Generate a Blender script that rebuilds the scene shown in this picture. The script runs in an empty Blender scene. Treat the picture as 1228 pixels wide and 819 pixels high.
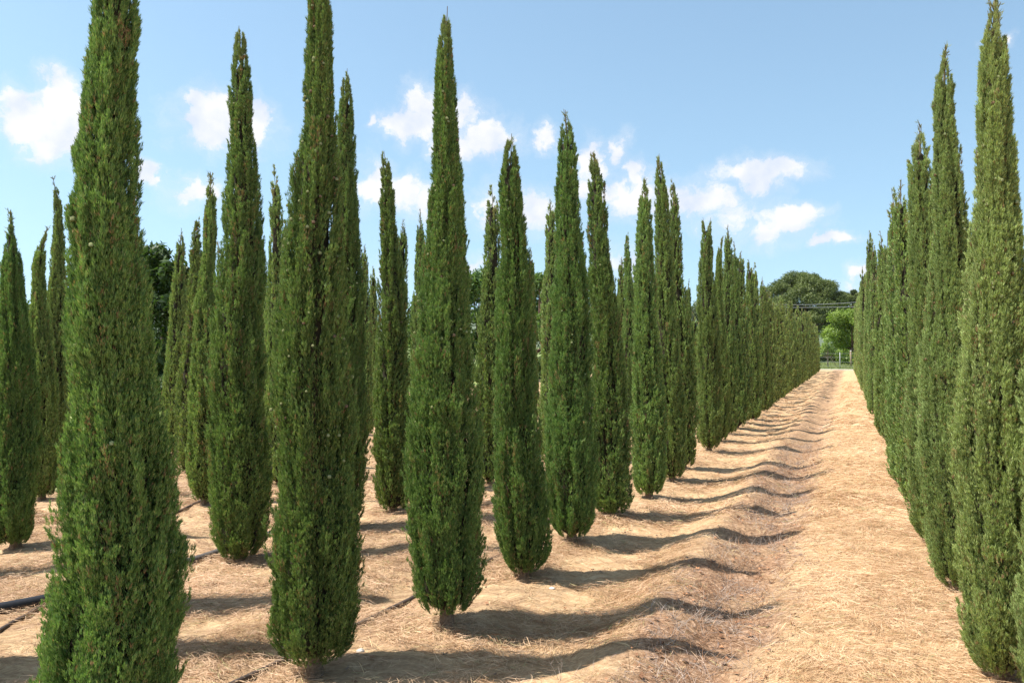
import bpy, math, random
import numpy as np
from mathutils import Vector

R = math.radians
rng = np.random.default_rng(7)
S = bpy.context.scene
COL = S.collection

# ------------------------------------------------------------------ camera
CAM_H, PITCH, FPX, W0, H0 = 2.0, R(2.0), 982.0, 1228.0, 819.0
SHIFT = -(FPX * math.tan(PITCH) - 6.5) / W0
cam_d = bpy.data.cameras.new('camera'); cam = bpy.data.objects.new('camera', cam_d); COL.objects.link(cam)
cam.location = (0, 0, CAM_H); cam.rotation_euler = (R(90) + PITCH, 0, 0)
cam_d.sensor_width = 36; cam_d.lens = FPX / W0 * 36; cam_d.shift_y = SHIFT
cam_d.clip_start = 0.1; cam_d.clip_end = 20000
S.camera = cam

# ------------------------------------------------------------------ noise and the lie of the land
def _h(ix, iy, s):
    n = (ix * 374761393 + iy * 668265263 + s * 1274126177) & 0xffffffff
    n = ((n ^ (n >> 13)) * 1274126177) & 0xffffffff
    return ((n ^ (n >> 16)) & 0xffff) / 32767.5 - 1.0
def noise(x, y, s=0):
    x = np.asarray(x, float); y = np.asarray(y, float)
    ix = np.floor(x).astype(np.int64); iy = np.floor(y).astype(np.int64)
    fx = x - ix; fy = y - iy
    fx = fx * fx * (3 - 2 * fx); fy = fy * fy * (3 - 2 * fy)
    a = _h(ix, iy, s); b = _h(ix + 1, iy, s); c = _h(ix, iy + 1, s); d = _h(ix + 1, iy + 1, s)
    return (a + (b - a) * fx) * (1 - fy) + (c + (d - c) * fx) * fy
def fbm(x, y, s=0, o=3):
    r = 0; a = 1; t = 0
    for k in range(o):
        r = r + a * noise(x * 2 ** k + 17.3 * k, y * 2 ** k - 9.1 * k, s + k); t += a; a *= .5
    return r / t
OX, OY = 0.10, 7.17                       # a point on the first tree row
UX, UY = .3825, .9240                     # along the rows
VX, VY = .9240, -.3825                    # across the rows, towards the path
def uv_of(x, y):
    dx = x - OX; dy = y - OY
    return dx * UX + dy * UY, dx * VX + dy * VY
def xy_of(u, v):
    return OX + u * UX + v * VX, OY + u * UY + v * VY
def sst(a, b, x):
    t = np.clip((x - a) / (b - a), 0, 1); return t * t * (3 - 2 * t)
def height(x, y, fine=True):
    x = np.asarray(x, float); y = np.asarray(y, float)
    u, v = uv_of(x, y)
    G = lambda c, w: np.exp(-((v - c) / w) ** 2)
    wob = .12 * noise(u * .45, v * 0 + 3.3, 11) + .07 * noise(u * 1.9, v * 0 + 1.3, 14)
    am = 1 + .30 * noise(u * .83, v * 0 + 8.1, 12)
    z = .085 * am * np.exp(-((v - 1.38 - wob) / .26) ** 2) - .035 * G(.72, .35) + .04 * sst(1.85, 2.3, v)
    z = z + .022 * fbm(u * 4.2, v * 5, 58, 3) * np.exp(-((v - 1.6) / .45) ** 2)
    z = z - .028 * np.exp(-((v - 1.86 - wob) / .24) ** 2) + .055 * G(2.75, .55) + .03 * G(0, .3)
    z = z + .03 * G(3.5, .4)
    z = z + .05 * am * (np.exp(-((v + 1.15 - wob) / .3) ** 2) + np.exp(-((v + 3.75 - wob) / .3) ** 2) + G(-6.3, .3))
    z = z + .026 * fbm(u * .9, v * .45, 21, 2)
    z = z + .022 * (1 - np.abs(fbm(u * 2.4 + .5 * noise(u, v, 5), v * 1.1, 31, 2)) * 2)
    z = z + .020 * fbm(x * 3.6, y * 3.6, 45, 2) * (1 - .5 * sst(1.9, 2.4, v))
    z = z + .015 * sst(1.9, 2.3, v) * (1 - 1.6 * np.abs(fbm(u * 1.5 + .6 * noise(u * .7, v * 1.1, 6), v * .55 + .5 * u, 47, 2)))
    if fine: z = z + .007 * fbm(x * 17, y * 17, 49, 2) + .012 * fbm(x * 9, y * 9, 41, 2)
    fade = (1 - sst(60, 70, u)) * sst(-14.5, -12, v) * (1 - sst(6, 9, v))
    return z * fade
def gp(px, py):
    """where the line of sight through a photo pixel meets the ground"""
    yc = -(py - H0 / 2 - SHIFT * W0) / FPX            # image-plane up
    yc = -(py - (H0 / 2 + SHIFT * W0)) / FPX
    xc = (px - W0 / 2) / FPX
    d = np.array([xc, math.cos(PITCH) - yc * math.sin(PITCH), math.sin(PITCH) + yc * math.cos(PITCH)])
    z = 0.0
    for _ in range(6):
        t = (z - CAM_H) / d[2]; z = float(height(d[0] * t, d[1] * t, False))
    return d[0] * t, d[1] * t, z
def ray_at(px, py, Y):
    yc = -(py - (H0 / 2 + SHIFT * W0)) / FPX; xc = (px - W0 / 2) / FPX
    d = np.array([xc, math.cos(PITCH) - yc * math.sin(PITCH), math.sin(PITCH) + yc * math.cos(PITCH)])
    t = Y / d[1]; return d[0] * t, Y, CAM_H + d[2] * t

# ------------------------------------------------------------------ object helpers
def tag(o, label=None, cat=None, group=None, kind=None):
    if label: o['label'] = label
    if cat: o['category'] = cat
    if group: o['group'] = group
    if kind: o['kind'] = kind
    return o
def empty(name, loc=(0, 0, 0)):
    o = bpy.data.objects.new(name, None); COL.objects.link(o); o.location = loc; o.empty_display_size = .2; return o
def mesh_np(name, verts, faces, mats, col=None, smooth=False, midx=None):
    """verts (N,3), faces (M,k) all the same k, or a list of such arrays"""
    me = bpy.data.meshes.new(name)
    if not isinstance(faces, list): faces = [faces]
    faces = [f for f in faces if len(f)]
    nl = sum(f.size for f in faces); nf = sum(len(f) for f in faces)
    me.vertices.add(len(verts)); me.vertices.foreach_set('co', np.asarray(verts, np.float32).ravel())
    me.loops.add(nl); me.loops.foreach_set('vertex_index', np.concatenate([f.ravel() for f in faces]).astype(np.int32))
    tot = np.concatenate([np.full(len(f), f.shape[1], np.int32) for f in faces])
    st = np.concatenate([[0], np.cumsum(tot)[:-1]]).astype(np.int32)
    me.polygons.add(nf); me.polygons.foreach_set('loop_start', st); me.polygons.foreach_set('loop_total', tot)
    if smooth: me.polygons.foreach_set('use_smooth', np.ones(nf, bool))
    for m in (mats if isinstance(mats, (list, tuple)) else [mats]): me.materials.append(m)
    if midx is not None: me.polygons.foreach_set('material_index', np.asarray(midx, np.int32))
    me.update(calc_edges=True)
    if col is not None:
        a = me.color_attributes.new('tone', 'FLOAT_COLOR', 'POINT')
        c = np.ones((len(verts), 4), np.float32); c[:, :3] = col
        a.data.foreach_set('color', c.ravel())
    return me
def link(name, me, parent=None, loc=None):
    o = bpy.data.objects.new(name, me); COL.objects.link(o)
    if parent: o.parent = parent
    if loc is not None: o.location = loc
    return o
def tube(pts, rad, n=8, cap=True):
    """verts, quads of a tube through pts with a radius each"""
    pts = np.asarray(pts, float); k = len(pts); rad = np.broadcast_to(rad, (k,))
    t = np.gradient(pts, axis=0); t /= np.linalg.norm(t, axis=1)[:, None] + 1e-12
    ref = np.array([0, 0, 1.]) if abs(t[0][2]) < .8 else np.array([1., 0, 0])
    a = np.cross(t, ref); a /= np.linalg.norm(a, axis=1)[:, None]; b = np.cross(t, a)
    ang = np.arange(n) * 2 * np.pi / n
    V = pts[:, None] + rad[:, None, None] * (np.cos(ang)[None, :, None] * a[:, None] + np.sin(ang)[None, :, None] * b[:, None])
    V = V.reshape(-1, 3); F = []
    i = np.arange(k - 1)[:, None] * n; j = np.arange(n)[None]; j2 = (j + 1) % n
    F = np.stack([i + j, i + j2, i + n + j2, i + n + j], -1).reshape(-1, 4)
    if cap:
        c0 = len(V); V = np.vstack([V, pts[0], pts[-1]])
        jj = np.arange(n); j3 = (jj + 1) % n
        e = (k - 1) * n
        F = np.vstack([F, np.stack([jj, np.full(n, c0), np.full(n, c0), j3], -1)[:, [0, 1, 1, 3]] * 0 + np.stack([j3, jj, np.full(n, c0), np.full(n, c0)], -1)])[:len(F)]
        T = np.vstack([np.stack([j3, jj, np.full(n, c0)], -1), np.stack([e + jj, e + j3, np.full(n, c0 + 1)], -1)])
        return V, [F, T]
    return V, [F]
def merge(parts):
    """[(V,[F..]),..] -> V, [quads, tris]"""
    Vs, Q, T, off = [], [], [], 0
    for V, Fs in parts:
        for f in Fs:
            if len(f): (Q if f.shape[1] == 4 else T).append(f + off)
        Vs.append(V); off += len(V)
    out = []
    if Q: out.append(np.vstack(Q))
    if T: out.append(np.vstack(T))
    return np.vstack(Vs), out

# ------------------------------------------------------------------ materials
def mat(name):
    m = bpy.data.materials.new(name); m.use_nodes = True
    nt = m.node_tree; return m, nt, nt.nodes['Principled BSDF'], nt.nodes['Material Output']
def N(nt, typ, **kw):
    n = nt.nodes.new(typ)
    for k, v in kw.items(): setattr(n, k, v)
    return n
def ramp(nt, fac, stops):
    r = N(nt, 'ShaderNodeValToRGB'); e = r.color_ramp.elements
    while len(e) < len(stops): e.new(.5)
    for s, (p, c) in zip(e, stops): s.position = p; s.color = (*c, 1)
    nt.links.new(fac, r.inputs[0]); return r.outputs[0]
def mixc(nt, fac, a, b, mode='MIX'):
    m = N(nt, 'ShaderNodeMix', data_type='RGBA', blend_type=mode)
    for s, v in ((m.inputs[0], fac), (m.inputs[6], a), (m.inputs[7], b)):
        if hasattr(v, 'links'): nt.links.new(v, s)
        else: s.default_value = v if not isinstance(v, tuple) else (*v, 1)
    return m.outputs[2]
def foliage_mat(name, rough=.55, trans=.3, vary=.35, gain=(1, 1, 1)):
    m, nt, b, out = mat(name)
    at = N(nt, 'ShaderNodeAttribute', attribute_name='tone')
    oi = N(nt, 'ShaderNodeObjectInfo')
    hs = N(nt, 'ShaderNodeHueSaturation')
    mr = N(nt, 'ShaderNodeMapRange'); mr.inputs[3].default_value = 1 - vary / 2; mr.inputs[4].default_value = 1 + vary / 2
    nt.links.new(oi.outputs['Random'], mr.inputs[0])
    mh = N(nt, 'ShaderNodeMath', operation='MULTIPLY'); nt.links.new(oi.outputs['Random'], mh.inputs[0]); mh.inputs[1].default_value = 7.31
    fr = N(nt, 'ShaderNodeMath', operation='FRACT'); nt.links.new(mh.outputs[0], fr.inputs[0])
    m2 = N(nt, 'ShaderNodeMapRange'); m2.inputs[3].default_value = .492; m2.inputs[4].default_value = .512
    nt.links.new(fr.outputs[0], m2.inputs[0]); nt.links.new(m2.outputs[0], hs.inputs['Hue'])
    nt.links.new(mr.outputs[0], hs.inputs['Value']); nt.links.new(at.outputs['Color'], hs.inputs['Color'])
    c = mixc(nt, 1.0, hs.outputs[0], gain, 'MULTIPLY')
    nt.links.new(c, b.inputs['Base Color']); b.inputs['Roughness'].default_value = rough
    b.inputs['Specular IOR Level'].default_value = .35
    tr = N(nt, 'ShaderNodeBsdfTranslucent')
    tc = mixc(nt, 1.0, c, (1.15, 1.25, .6), 'MULTIPLY'); nt.links.new(tc, tr.inputs[0])
    mx = N(nt, 'ShaderNodeMixShader'); mx.inputs[0].default_value = trans
    nt.links.new(b.outputs[0], mx.inputs[1]); nt.links.new(tr.outputs[0], mx.inputs[2]); nt.links.new(mx.outputs[0], out.inputs[0])
    return m
M_CYP = foliage_mat('cypress_foliage', .5, .26, .24)
M_LEAF = foliage_mat('broad_leaf', .5, .4, .25)
M_PINE = foliage_mat('pine_needles', .55, .2, .1)
def plain(name, col, rough=.8, bump=0, bscale=30, col2=None, spec=.3):
    m, nt, b, out = mat(name)
    b.inputs['Roughness'].default_value = rough; b.inputs['Specular IOR Level'].default_value = spec
    tc = N(nt, 'ShaderNodeTexCoord'); no = N(nt, 'ShaderNodeTexNoise'); no.inputs['Scale'].default_value = bscale; no.inputs['Detail'].default_value = 5
    nt.links.new(tc.outputs['Object'], no.inputs['Vector'])
    nt.links.new(ramp(nt, no.outputs[0], [(.3, col), (.7, col2 or tuple(c * 1.3 for c in col))]), b.inputs['Base Color'])
    if bump:
        bp = N(nt, 'ShaderNodeBump'); bp.inputs['Strength'].default_value = bump; bp.inputs['Distance'].default_value = .01
        nt.links.new(no.outputs[0], bp.inputs['Height']); nt.links.new(bp.outputs[0], b.inputs['Normal'])
    return m
M_BARK = plain('cypress_bark', (.11, .072, .045), .9, .6, 60, (.25, .18, .12))
M_PINEBARK = plain('pine_bark', (.10, .06, .04), .95, .6, 12, (.2, .13, .09))
M_INNER = plain('dark_twig_core', (.020, .018, .010), .95, .5, 40, (.045, .035, .018))  # brown twigs taken near black, so gaps in the crown look deep
M_PIPE = plain('polyethylene_pipe', (.012, .013, .018), .45, .05, 40, (.02, .02, .025), .4)
M_PIPE_LIT = plain('sunlit_pipe', (.07, .062, .06), .55, .1, 25, (.13, .11, .095), .4)  # same black pipe, with sunlight put into a greyer colour
M_HOSE = plain('drip_hose', (.035, .026, .022), .6, .1, 25, (.09, .06, .045), .4)
M_WOOD = plain('weathered_wood', (.22, .16, .11), .85, .4, 20, (.36, .28, .2))
M_METAL = plain('galvanised_wire', (.35, .36, .37), .45, 0, 10, (.45, .46, .47), .5)
M_CABLE = plain('cable_sheath', (.28, .29, .31), .6, 0, 10, (.36, .37, .39))
M_CONC = plain('pale_concrete', (.55, .53, .48), .9, .2, 20, (.65, .62, .57))
M_STONE = plain('pale_stone', (.45, .40, .34), .85, .3, 30, (.66, .62, .56))

# straw strands, their colour comes per strand
def strand_mat(name, tr=.2):
    m, nt, b, out = mat(name)
    at = N(nt, 'ShaderNodeAttribute', attribute_name='tone')
    nt.links.new(at.outputs['Color'], b.inputs['Base Color']); b.inputs['Roughness'].default_value = .55
    b.inputs['Specular IOR Level'].default_value = .3
    t = N(nt, 'ShaderNodeBsdfTranslucent'); nt.links.new(at.outputs['Color'], t.inputs[0])
    mx = N(nt, 'ShaderNodeMixShader'); mx.inputs[0].default_value = tr
    nt.links.new(b.outputs[0], mx.inputs[1]); nt.links.new(t.outputs[0], mx.inputs[2]); nt.links.new(mx.outputs[0], out.inputs[0])
    return m
M_STRAW = strand_mat('straw')

# ground: dry soil under matted straw, the soil bare and brown in the trough beside the path
def ground_material():
    m, nt, b, out = mat('straw_ground')
    L = nt.links.new
    b.inputs['Roughness'].default_value = .9; b.inputs['Specular IOR Level'].default_value = .15
    tc = N(nt, 'ShaderNodeTexCoord')
    at = N(nt, 'ShaderNodeAttribute', attribute_name='tone')      # r: straw golden, g: bare trough
    sep = N(nt, 'ShaderNodeSeparateColor'); L(at.outputs['Color'], sep.inputs[0])
    mp = N(nt, 'ShaderNodeMapping'); mp.inputs['Rotation'].default_value = (0, 0, R(-22)); mp.inputs['Scale'].default_value = (.28, 1, 1)
    L(tc.outputs['Object'], mp.inputs['Vector'])
    n0 = N(nt, 'ShaderNodeTexNoise'); n0.inputs['Scale'].default_value = 1.1; n0.inputs['Detail'].default_value = 3; L(tc.outputs['Object'], n0.inputs['Vector'])
    wv = N(nt, 'ShaderNodeVectorMath', operation='MULTIPLY_ADD'); L(n0.outputs['Color'], wv.inputs[0]); wv.inputs[1].default_value = (1.2, 1.2, 0); L(mp.outputs[0], wv.inputs[2])
    n1 = N(nt, 'ShaderNodeTexNoise'); n1.inputs['Scale'].default_value = 26; n1.inputs['Detail'].default_value = 8; n1.inputs['Roughness'].default_value = .7; L(wv.outputs[0], n1.inputs['Vector'])
    n2 = N(nt, 'ShaderNodeTexNoise'); n2.inputs['Scale'].default_value = 5; n2.inputs['Detail'].default_value = 6; n2.inputs['Roughness'].default_value = .65; L(wv.outputs[0], n2.inputs['Vector'])
    n3 = N(nt, 'ShaderNodeTexNoise'); n3.inputs['Scale'].default_value = 34; n3.inputs['Detail'].default_value = 6; L(tc.outputs['Object'], n3.inputs['Vector'])
    gold = ramp(nt, n1.outputs[0], [(.25, (.26, .145, .07)), (.45, (.48, .30, .155)), (.6, (.62, .43, .25)), (.78, (.74, .56, .36))])
    pale = ramp(nt, n1.outputs[0], [(.25, (.22, .13, .07)), (.45, (.43, .28, .155)), (.6, (.58, .41, .24)), (.78, (.71, .54, .35))])
    soil = ramp(nt, n3.outputs[0], [(.3, (.13, .068, .038)), (.5, (.29, .17, .10)), (.7, (.46, .295, .19))])
    straw = mixc(nt, sep.outputs[0], pale, gold)
    lift = N(nt, 'ShaderNodeMapRange'); lift.inputs[1].default_value = .42; lift.inputs[2].default_value = .62
    L(n2.outputs[0], lift.inputs[0])
    ad = N(nt, 'ShaderNodeMath', operation='MULTIPLY'); L(lift.outputs[0], ad.inputs[0]); ad.inputs[1].default_value = .75
    mx = N(nt, 'ShaderNodeMath', operation='MAXIMUM'); L(sep.outputs[1], mx.inputs[0])
    inv = N(nt, 'ShaderNodeMath', operation='MULTIPLY'); L(ad.outputs[0], inv.inputs[0])
    om = N(nt, 'ShaderNodeMath', operation='SUBTRACT'); om.inputs[0].default_value = 1; L(sep.outputs[0], om.inputs[1]); L(om.outputs[0], inv.inputs[1])
    L(inv.outputs[0], mx.inputs[1])
    c = mixc(nt, mx.outputs[0], straw, soil)
    L(c, b.inputs['Base Color'])
    sm = N(nt, 'ShaderNodeMath', operation='MULTIPLY_ADD'); L(n2.outputs[0], sm.inputs[0]); sm.inputs[1].default_value = 2.0; L(n1.outputs[0], sm.inputs[2])
    bp = N(nt, 'ShaderNodeBump'); bp.inputs['Strength'].default_value = .9; bp.inputs['Distance'].default_value = .035
    L(sm.outputs[0], bp.inputs['Height']); L(bp.outputs[0], b.inputs['Normal'])
    return m
def meadow_material():
    m, nt, b, out = mat('meadow_grass')
    L = nt.links.new; b.inputs['Roughness'].default_value = .85; b.inputs['Specular IOR Level'].default_value = .2
    tc = N(nt, 'ShaderNodeTexCoord')
    n1 = N(nt, 'ShaderNodeTexNoise'); n1.inputs['Scale'].default_value = .35; n1.inputs['Detail'].default_value = 9; n1.inputs['Roughness'].default_value = .7; L(tc.outputs['Object'], n1.inputs['Vector'])
    L(ramp(nt, n1.outputs[0], [(.3, (.09, .13, .035)), (.5, (.15, .20, .06)), (.62, (.26, .27, .10)), (.8, (.42, .37, .19))]), b.inputs['Base Color'])
    return m

# ------------------------------------------------------------------ ground sheet, meadow, track, hills
def axis(segs):
    out = []
    for a, b, s in segs: out.append(np.arange(a, b, s))
    return np.concatenate(out + [[segs[-1][1]]])
def geom(a, b, n): return list(np.geomspace(a, b, n))
ua = np.concatenate([-np.array(geom(7, 4000, 24))[::-1] - 1.5, np.arange(-8.4, -4.5, .25), np.arange(-4.5, 9, .045), np.arange(9, 24, .09), np.arange(24, 76, .3), 76 + np.array([0] + geom(1, 4300, 40))])
va = np.concatenate([-16 - np.array(geom(1, 4300, 28))[::-1], np.arange(-16, -7, .25), np.arange(-7, -1.5, .08), np.arange(-1.5, 3.9, .04), np.arange(3.9, 9, .2), 9 + np.array([0] + geom(1, 4300, 28))])
UU, VV = np.meshgrid(ua, va, indexing='ij')
X, Y = xy_of(UU, VV); Z = height(X, Y)
nu, nv = UU.shape
idx = np.arange(nu * nv).reshape(nu, nv)
F = np.stack([idx[:-1, :-1], idx[:-1, 1:], idx[1:, 1:], idx[1:, :-1]], -1).reshape(-1, 4)[:, ::-1]
edge = .10 * noise(UU * 1.3, VV * .8, 51) + .16 * fbm(UU * 3.5, VV * 3.5, 57, 2) + .05 * noise(UU * 5, VV * 5, 52)
gold = sst(1.95, 2.35, VV + edge)
gold = np.maximum(gold, .55 * sst(-.2, .5, VV + edge) * (1 - sst(1.1, 1.5, VV + edge)))
gold = gold * (.85 + .25 * fbm(UU * .8, VV * .8, 53, 2))
bare = sst(1.15, 1.5, VV + edge) * (1 - sst(1.95, 2.3, VV + edge)) * (.72 + .28 * (1 - sst(2, 14, UU)))
bare = bare * np.clip(.95 + .6 * fbm(UU * 1.6, VV * 2, 54, 2), 0, 1)
col = np.stack([np.clip(gold, 0, 1), np.clip(bare, 0, 1), bare * 0], -1).reshape(-1, 3)
M_GROUND = ground_material(); M_MEADOW = meadow_material()
go = link('ground', mesh_np('ground', np.stack([X, Y, Z], -1).reshape(-1, 3), F, M_GROUND, col, True))
tag(go, kind='structure')

# meadow beyond the field: an L-shaped sheet
U2 = np.concatenate([np.array([-60, -40, -20, 0, 20, 40, 60, 71.6, 76, 84, 95, 110, 130, 160, 220, 320, 500, 900, 1600, 2600])])
V2 = np.concatenate([[-2500, -1500, -800, -400, -200, -120, -80, -50, -35, -25, -19, -15.2], [-8, 0, 8, 20, 40, 80, 160, 400, 900, 2000]])
A, B = np.meshgrid(U2, V2, indexing='ij'); x2, y2 = xy_of(A, B); id2 = np.arange(A.size).reshape(A.shape)
keep = []
for i in range(len(U2) - 1):
    for j in range(len(V2) - 1):
        if U2[i] >= 71.5 or V2[j + 1] <= -15: keep.append([id2[i, j], id2[i + 1, j], id2[i + 1, j + 1], id2[i, j + 1]])
tag(link('meadow', mesh_np('meadow', np.stack([x2, y2, 0 * x2 + .012], -1).reshape(-1, 3), np.array(keep)[:, ::-1], M_MEADOW, None)), kind='structure')
# pale farm track along the end of the field
V3 = np.arange(-14, 30, 2.0); a3, b3 = np.meshgrid(np.array([70.2, 71.4]), V3, indexing='ij'); x3, y3 = xy_of(a3, b3); id3 = np.arange(a3.size).reshape(a3.shape)
f3 = np.stack([id3[0, :-1], id3[0, 1:], id3[1, 1:], id3[1, :-1]], -1)
tag(link('track', mesh_np('track', np.stack([x3, y3, 0 * x3 + .022], -1).reshape(-1, 3), f3[:, ::-1], M_CONC)), kind='structure')

def hills():
    m = plain('wooded_hills', (.05, .075, .04), .95, 0, .004, (.12, .14, .07))
    az = np.linspace(R(-75), R(75), 220); rr = np.array([2300, 2600, 2900, 3300, 3800])
    A, B = np.meshgrid(az, rr, indexing='ij')
    prof = np.array([0, .45, .85, 1, .0])[None]
    top = 150 + 55 * fbm(A * 7, A * 0 + 1, 61, 3) + 20 * fbm(A * 30, B * .002, 64, 3)
    z = top * prof - 5
    V = np.stack([B * np.sin(A), B * np.cos(A), z], -1).reshape(-1, 3)
    i = np.arange(A.size).reshape(A.shape)
    F = np.stack([i[:-1, :-1], i[1:, :-1], i[1:, 1:], i[:-1, 1:]], -1).reshape(-1, 4)
    tag(link('hills', mesh_np('hills', V, F, m, None, True)), kind='structure')
hills()

# ------------------------------------------------------------------ cypress
PT = np.array([0., .02, .05, .10, .18, .30, .47, .60, .74, .875, .94, 1.0])
PR = np.array([.60, .77, .90, .97, 1., .93, .75, .60, .41, .27, .17, .05])
def crown_mesh(name, H, rmax, seed, nplume, nspray, ntwig, tl, tw, tip=.0, cones=0, olive=0., squat=0., foot=.10, cone=0., fw=.018, skirt=0., fork=0., curl=None):
    g = np.random.default_rng(seed)
    def rad(z, th):
        t = np.clip(z / H, 0, 1.0)
        r = np.interp(t, PT, PR + squat * np.array([0, 0, 0, 0, 0, .03, .12, .20, .26, .24, .16, .02])) * rmax
        r = r * (1 - cone * np.sin(np.pi * np.clip((t - .12) / .78, 0, 1)) ** .5)
        r = r * (1 + skirt * np.clip(1 - t / .12, 0, 1))
        if tip: r = r * np.where(t > 1 - tip, .38 + .62 * np.clip((1 - t) / tip, 0, 1) ** 2, 1)
        k = 1 + .10 * noise(z * 1.7, th * 0 + seed * 1.7, 3) + .10 * noise(z * 2.3 + 7, np.cos(th) * 1.6 + np.sin(th) * 3.1, seed) + .09 * noise(z * 7, np.cos(th) * 2.5 + 3 * np.sin(th), seed + 2)
        return np.maximum(r * k - (.022 + tl * .35) * (1 - .75 * np.clip((t - .7) / .25, 0, 1) - .4 * np.clip(1 - t / .07, 0, 1)), .006)
    # plumes: upright branchlets that give the crown its vertical ridges and slots, the slots coloured darker too
    zz = np.linspace(foot, H * .985, 400); wgt = np.interp(zz / H, PT, PR) + .10; cdf = np.cumsum(wgt); cdf /= cdf[-1]
    z0 = np.interp(g.random(nplume), cdf, zz) - .10
    z0 = np.maximum(z0, foot); th0 = g.random(nplume) * 2 * np.pi
    Lp = (.16 + .28 * g.random(nplume) ** 1.3) * np.clip((H - z0) / 1.2, .35, 1)
    Lp = np.minimum(Lp, H - z0)
    slot = noise(th0 * 3.2 + z0 * .25, z0 * 1.9, seed + 5) + .6 * noise(th0 * 7.5, z0 * 3.8, seed + 6)
    a1 = .96 + .36 * np.clip(slot, -1.15, .18) + g.normal(0, .06, nplume) + g.uniform(.03, .14, nplume) * (g.random(nplume) > .93)
    if tip: P_keep = ~((z0 > H * (1 - tip) - .08) & (g.random(nplume) < .72))
    wp = fw * g.uniform(.7, 1.4, nplume) * np.clip(.25 + .75 * np.interp(z0 / H, PT, PR), .25, 1)
    tone = g.normal(0, 1, nplume) + .6 * slot  # recessed slot plumes get a darker colour, painted-in shade
    P = np.repeat(np.arange(nplume), nspray); P = P[~((slot[P] < -.28) & (g.random(len(P)) < .62))]
    if tip: P = P[P_keep[P]]
    n = len(P)
    s = g.random(n) ** .85
    z = z0[P] + Lp[P] * s; th = th0[P] + g.normal(0, .06, n) * s
    Rr = rad(z, th)
    rax = Rr * (.62 + (a1[P] - .62) * s ** .6)
    w = wp[P] * (np.sin(np.pi * np.clip(s * .85 + .12, 0, 1)) ** .8 + .08)
    q = np.sqrt(g.random(n)); ph = g.random(n) * 2 * np.pi
    er = np.stack([np.cos(th), np.sin(th), 0 * th], -1); et = np.stack([-np.sin(th), np.cos(th), 0 * th], -1); ez = np.array([0, 0, 1.])
    offt = (w * q * np.cos(ph)); offr = (w * q * np.sin(ph)) * .8
    base = er * (rax + offr)[:, None] + et * offt[:, None] + ez * z[:, None]
    if fork:
        t_ = np.clip((z - (H - fork)) / fork, 0, 1) ** .8
        base[:, 0] = base[:, 0] * (1 - .45 * t_) + np.where(np.cos(th0[P]) > 0, .078, -.07) * t_
    low = np.clip(1 - z / .35, 0, 1)
    d = ez * (1.15 - .5 * low)[:, None] + er * (.34 + .9 * offr / .05 * .35 + g.normal(0, .14, n) + .5 * low)[:, None] + et * (offt / .05 * .32 + g.normal(0, .16, n))[:, None]
    d /= np.linalg.norm(d, axis=1)[:, None]
    # twigs
    K = ntwig; m = n * K; I = np.repeat(np.arange(n), K)
    dd = d[I] + g.normal(0, .20, (m, 3)); dd /= np.linalg.norm(dd, axis=1)[:, None]
    l = tl * g.uniform(.6, 1.35, m); ww = tw * g.uniform(.7, 1.3, m)
    b0 = base[I] + d[I] * (g.random(m) * tl * .9)[:, None] + g.normal(0, tl * .12, (m, 3))
    nn = er[I] * .55 + np.array([0, 0, .45]) + g.normal(0, .7, (m, 3))
    wv = np.cross(dd, nn); wv /= np.linalg.norm(wv, axis=1)[:, None] + 1e-9
    tipv = b0 + dd * l[:, None] + er[I] * (g.normal(0, .1, m) * l)[:, None]
    mid = b0 + dd * (l * .42)[:, None]
    V = np.stack([b0, mid + wv * (ww / 2)[:, None], tipv, mid - wv * (ww / 2)[:, None]], 1).reshape(-1, 3)
    F = np.arange(m * 4).reshape(m, 4)
    ca = np.array([.060, .122, .032]); cb = np.array([.225, .350, .095]); cc = np.array([.370, .430, .155])
    f = np.clip(.46 + .20 * tone[P][I] + g.normal(0, .24, m) + .22 * (s[I] - .5), 0, 1)[:, None]
    c = ca * (1 - f) + cb * f
    c = c * (1 - olive) + cc * (.55 + .6 * f) * olive
    tp = (np.clip((z[I] / H - .90) / .10, 0, 1) * .55)[:, None]; c = c * (1 - tp) + np.array([.27, .25, .13]) * tp
    yel = (g.random(m) < .07)[:, None]; c = np.where(yel, np.array([.32, .34, .14]), c)
    brp = (g.random(nplume) < .035); br = (g.random(n) < .010)[I] | (g.random(m) < .008) | (brp[P][I] & (g.random(m) < .5))
    c = np.where(br[:, None], np.array([.30, .19, .10]) * g.uniform(.7, 1.4, (m, 1)), c)
    C = np.repeat(c, 4, 0)
    parts = [(V, [F])]; cols = [C]; mi = [np.zeros(len(F), int)]
    # opaque dark core of inner twigs, added to block light; bare leader at the tip
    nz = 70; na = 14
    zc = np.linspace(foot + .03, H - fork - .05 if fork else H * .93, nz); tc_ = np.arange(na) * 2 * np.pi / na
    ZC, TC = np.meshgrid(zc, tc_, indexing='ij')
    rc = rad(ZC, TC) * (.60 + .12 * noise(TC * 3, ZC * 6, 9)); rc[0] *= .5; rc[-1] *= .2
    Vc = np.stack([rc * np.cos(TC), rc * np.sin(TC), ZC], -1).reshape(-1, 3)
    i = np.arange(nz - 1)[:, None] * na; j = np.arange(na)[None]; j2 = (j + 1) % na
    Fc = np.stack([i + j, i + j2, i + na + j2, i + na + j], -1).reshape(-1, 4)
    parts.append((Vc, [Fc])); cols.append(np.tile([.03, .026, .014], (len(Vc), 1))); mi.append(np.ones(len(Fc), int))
    if not fork: Vt, Ft = tube([[0, 0, H * .85], [.006, 0, H * .93], [g.normal(0, .01), g.normal(0, .01), H * 1.003]], [.008, .006, .0025], 5, False)
    else: Vt, Ft = merge([tube([[0, 0, H - fork - .1], [q * .05, 0, H - fork * .45], [q * .08, 0, H * .997]], [.009, .006, .0025], 5, False) for q in (1, -.9)])
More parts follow.
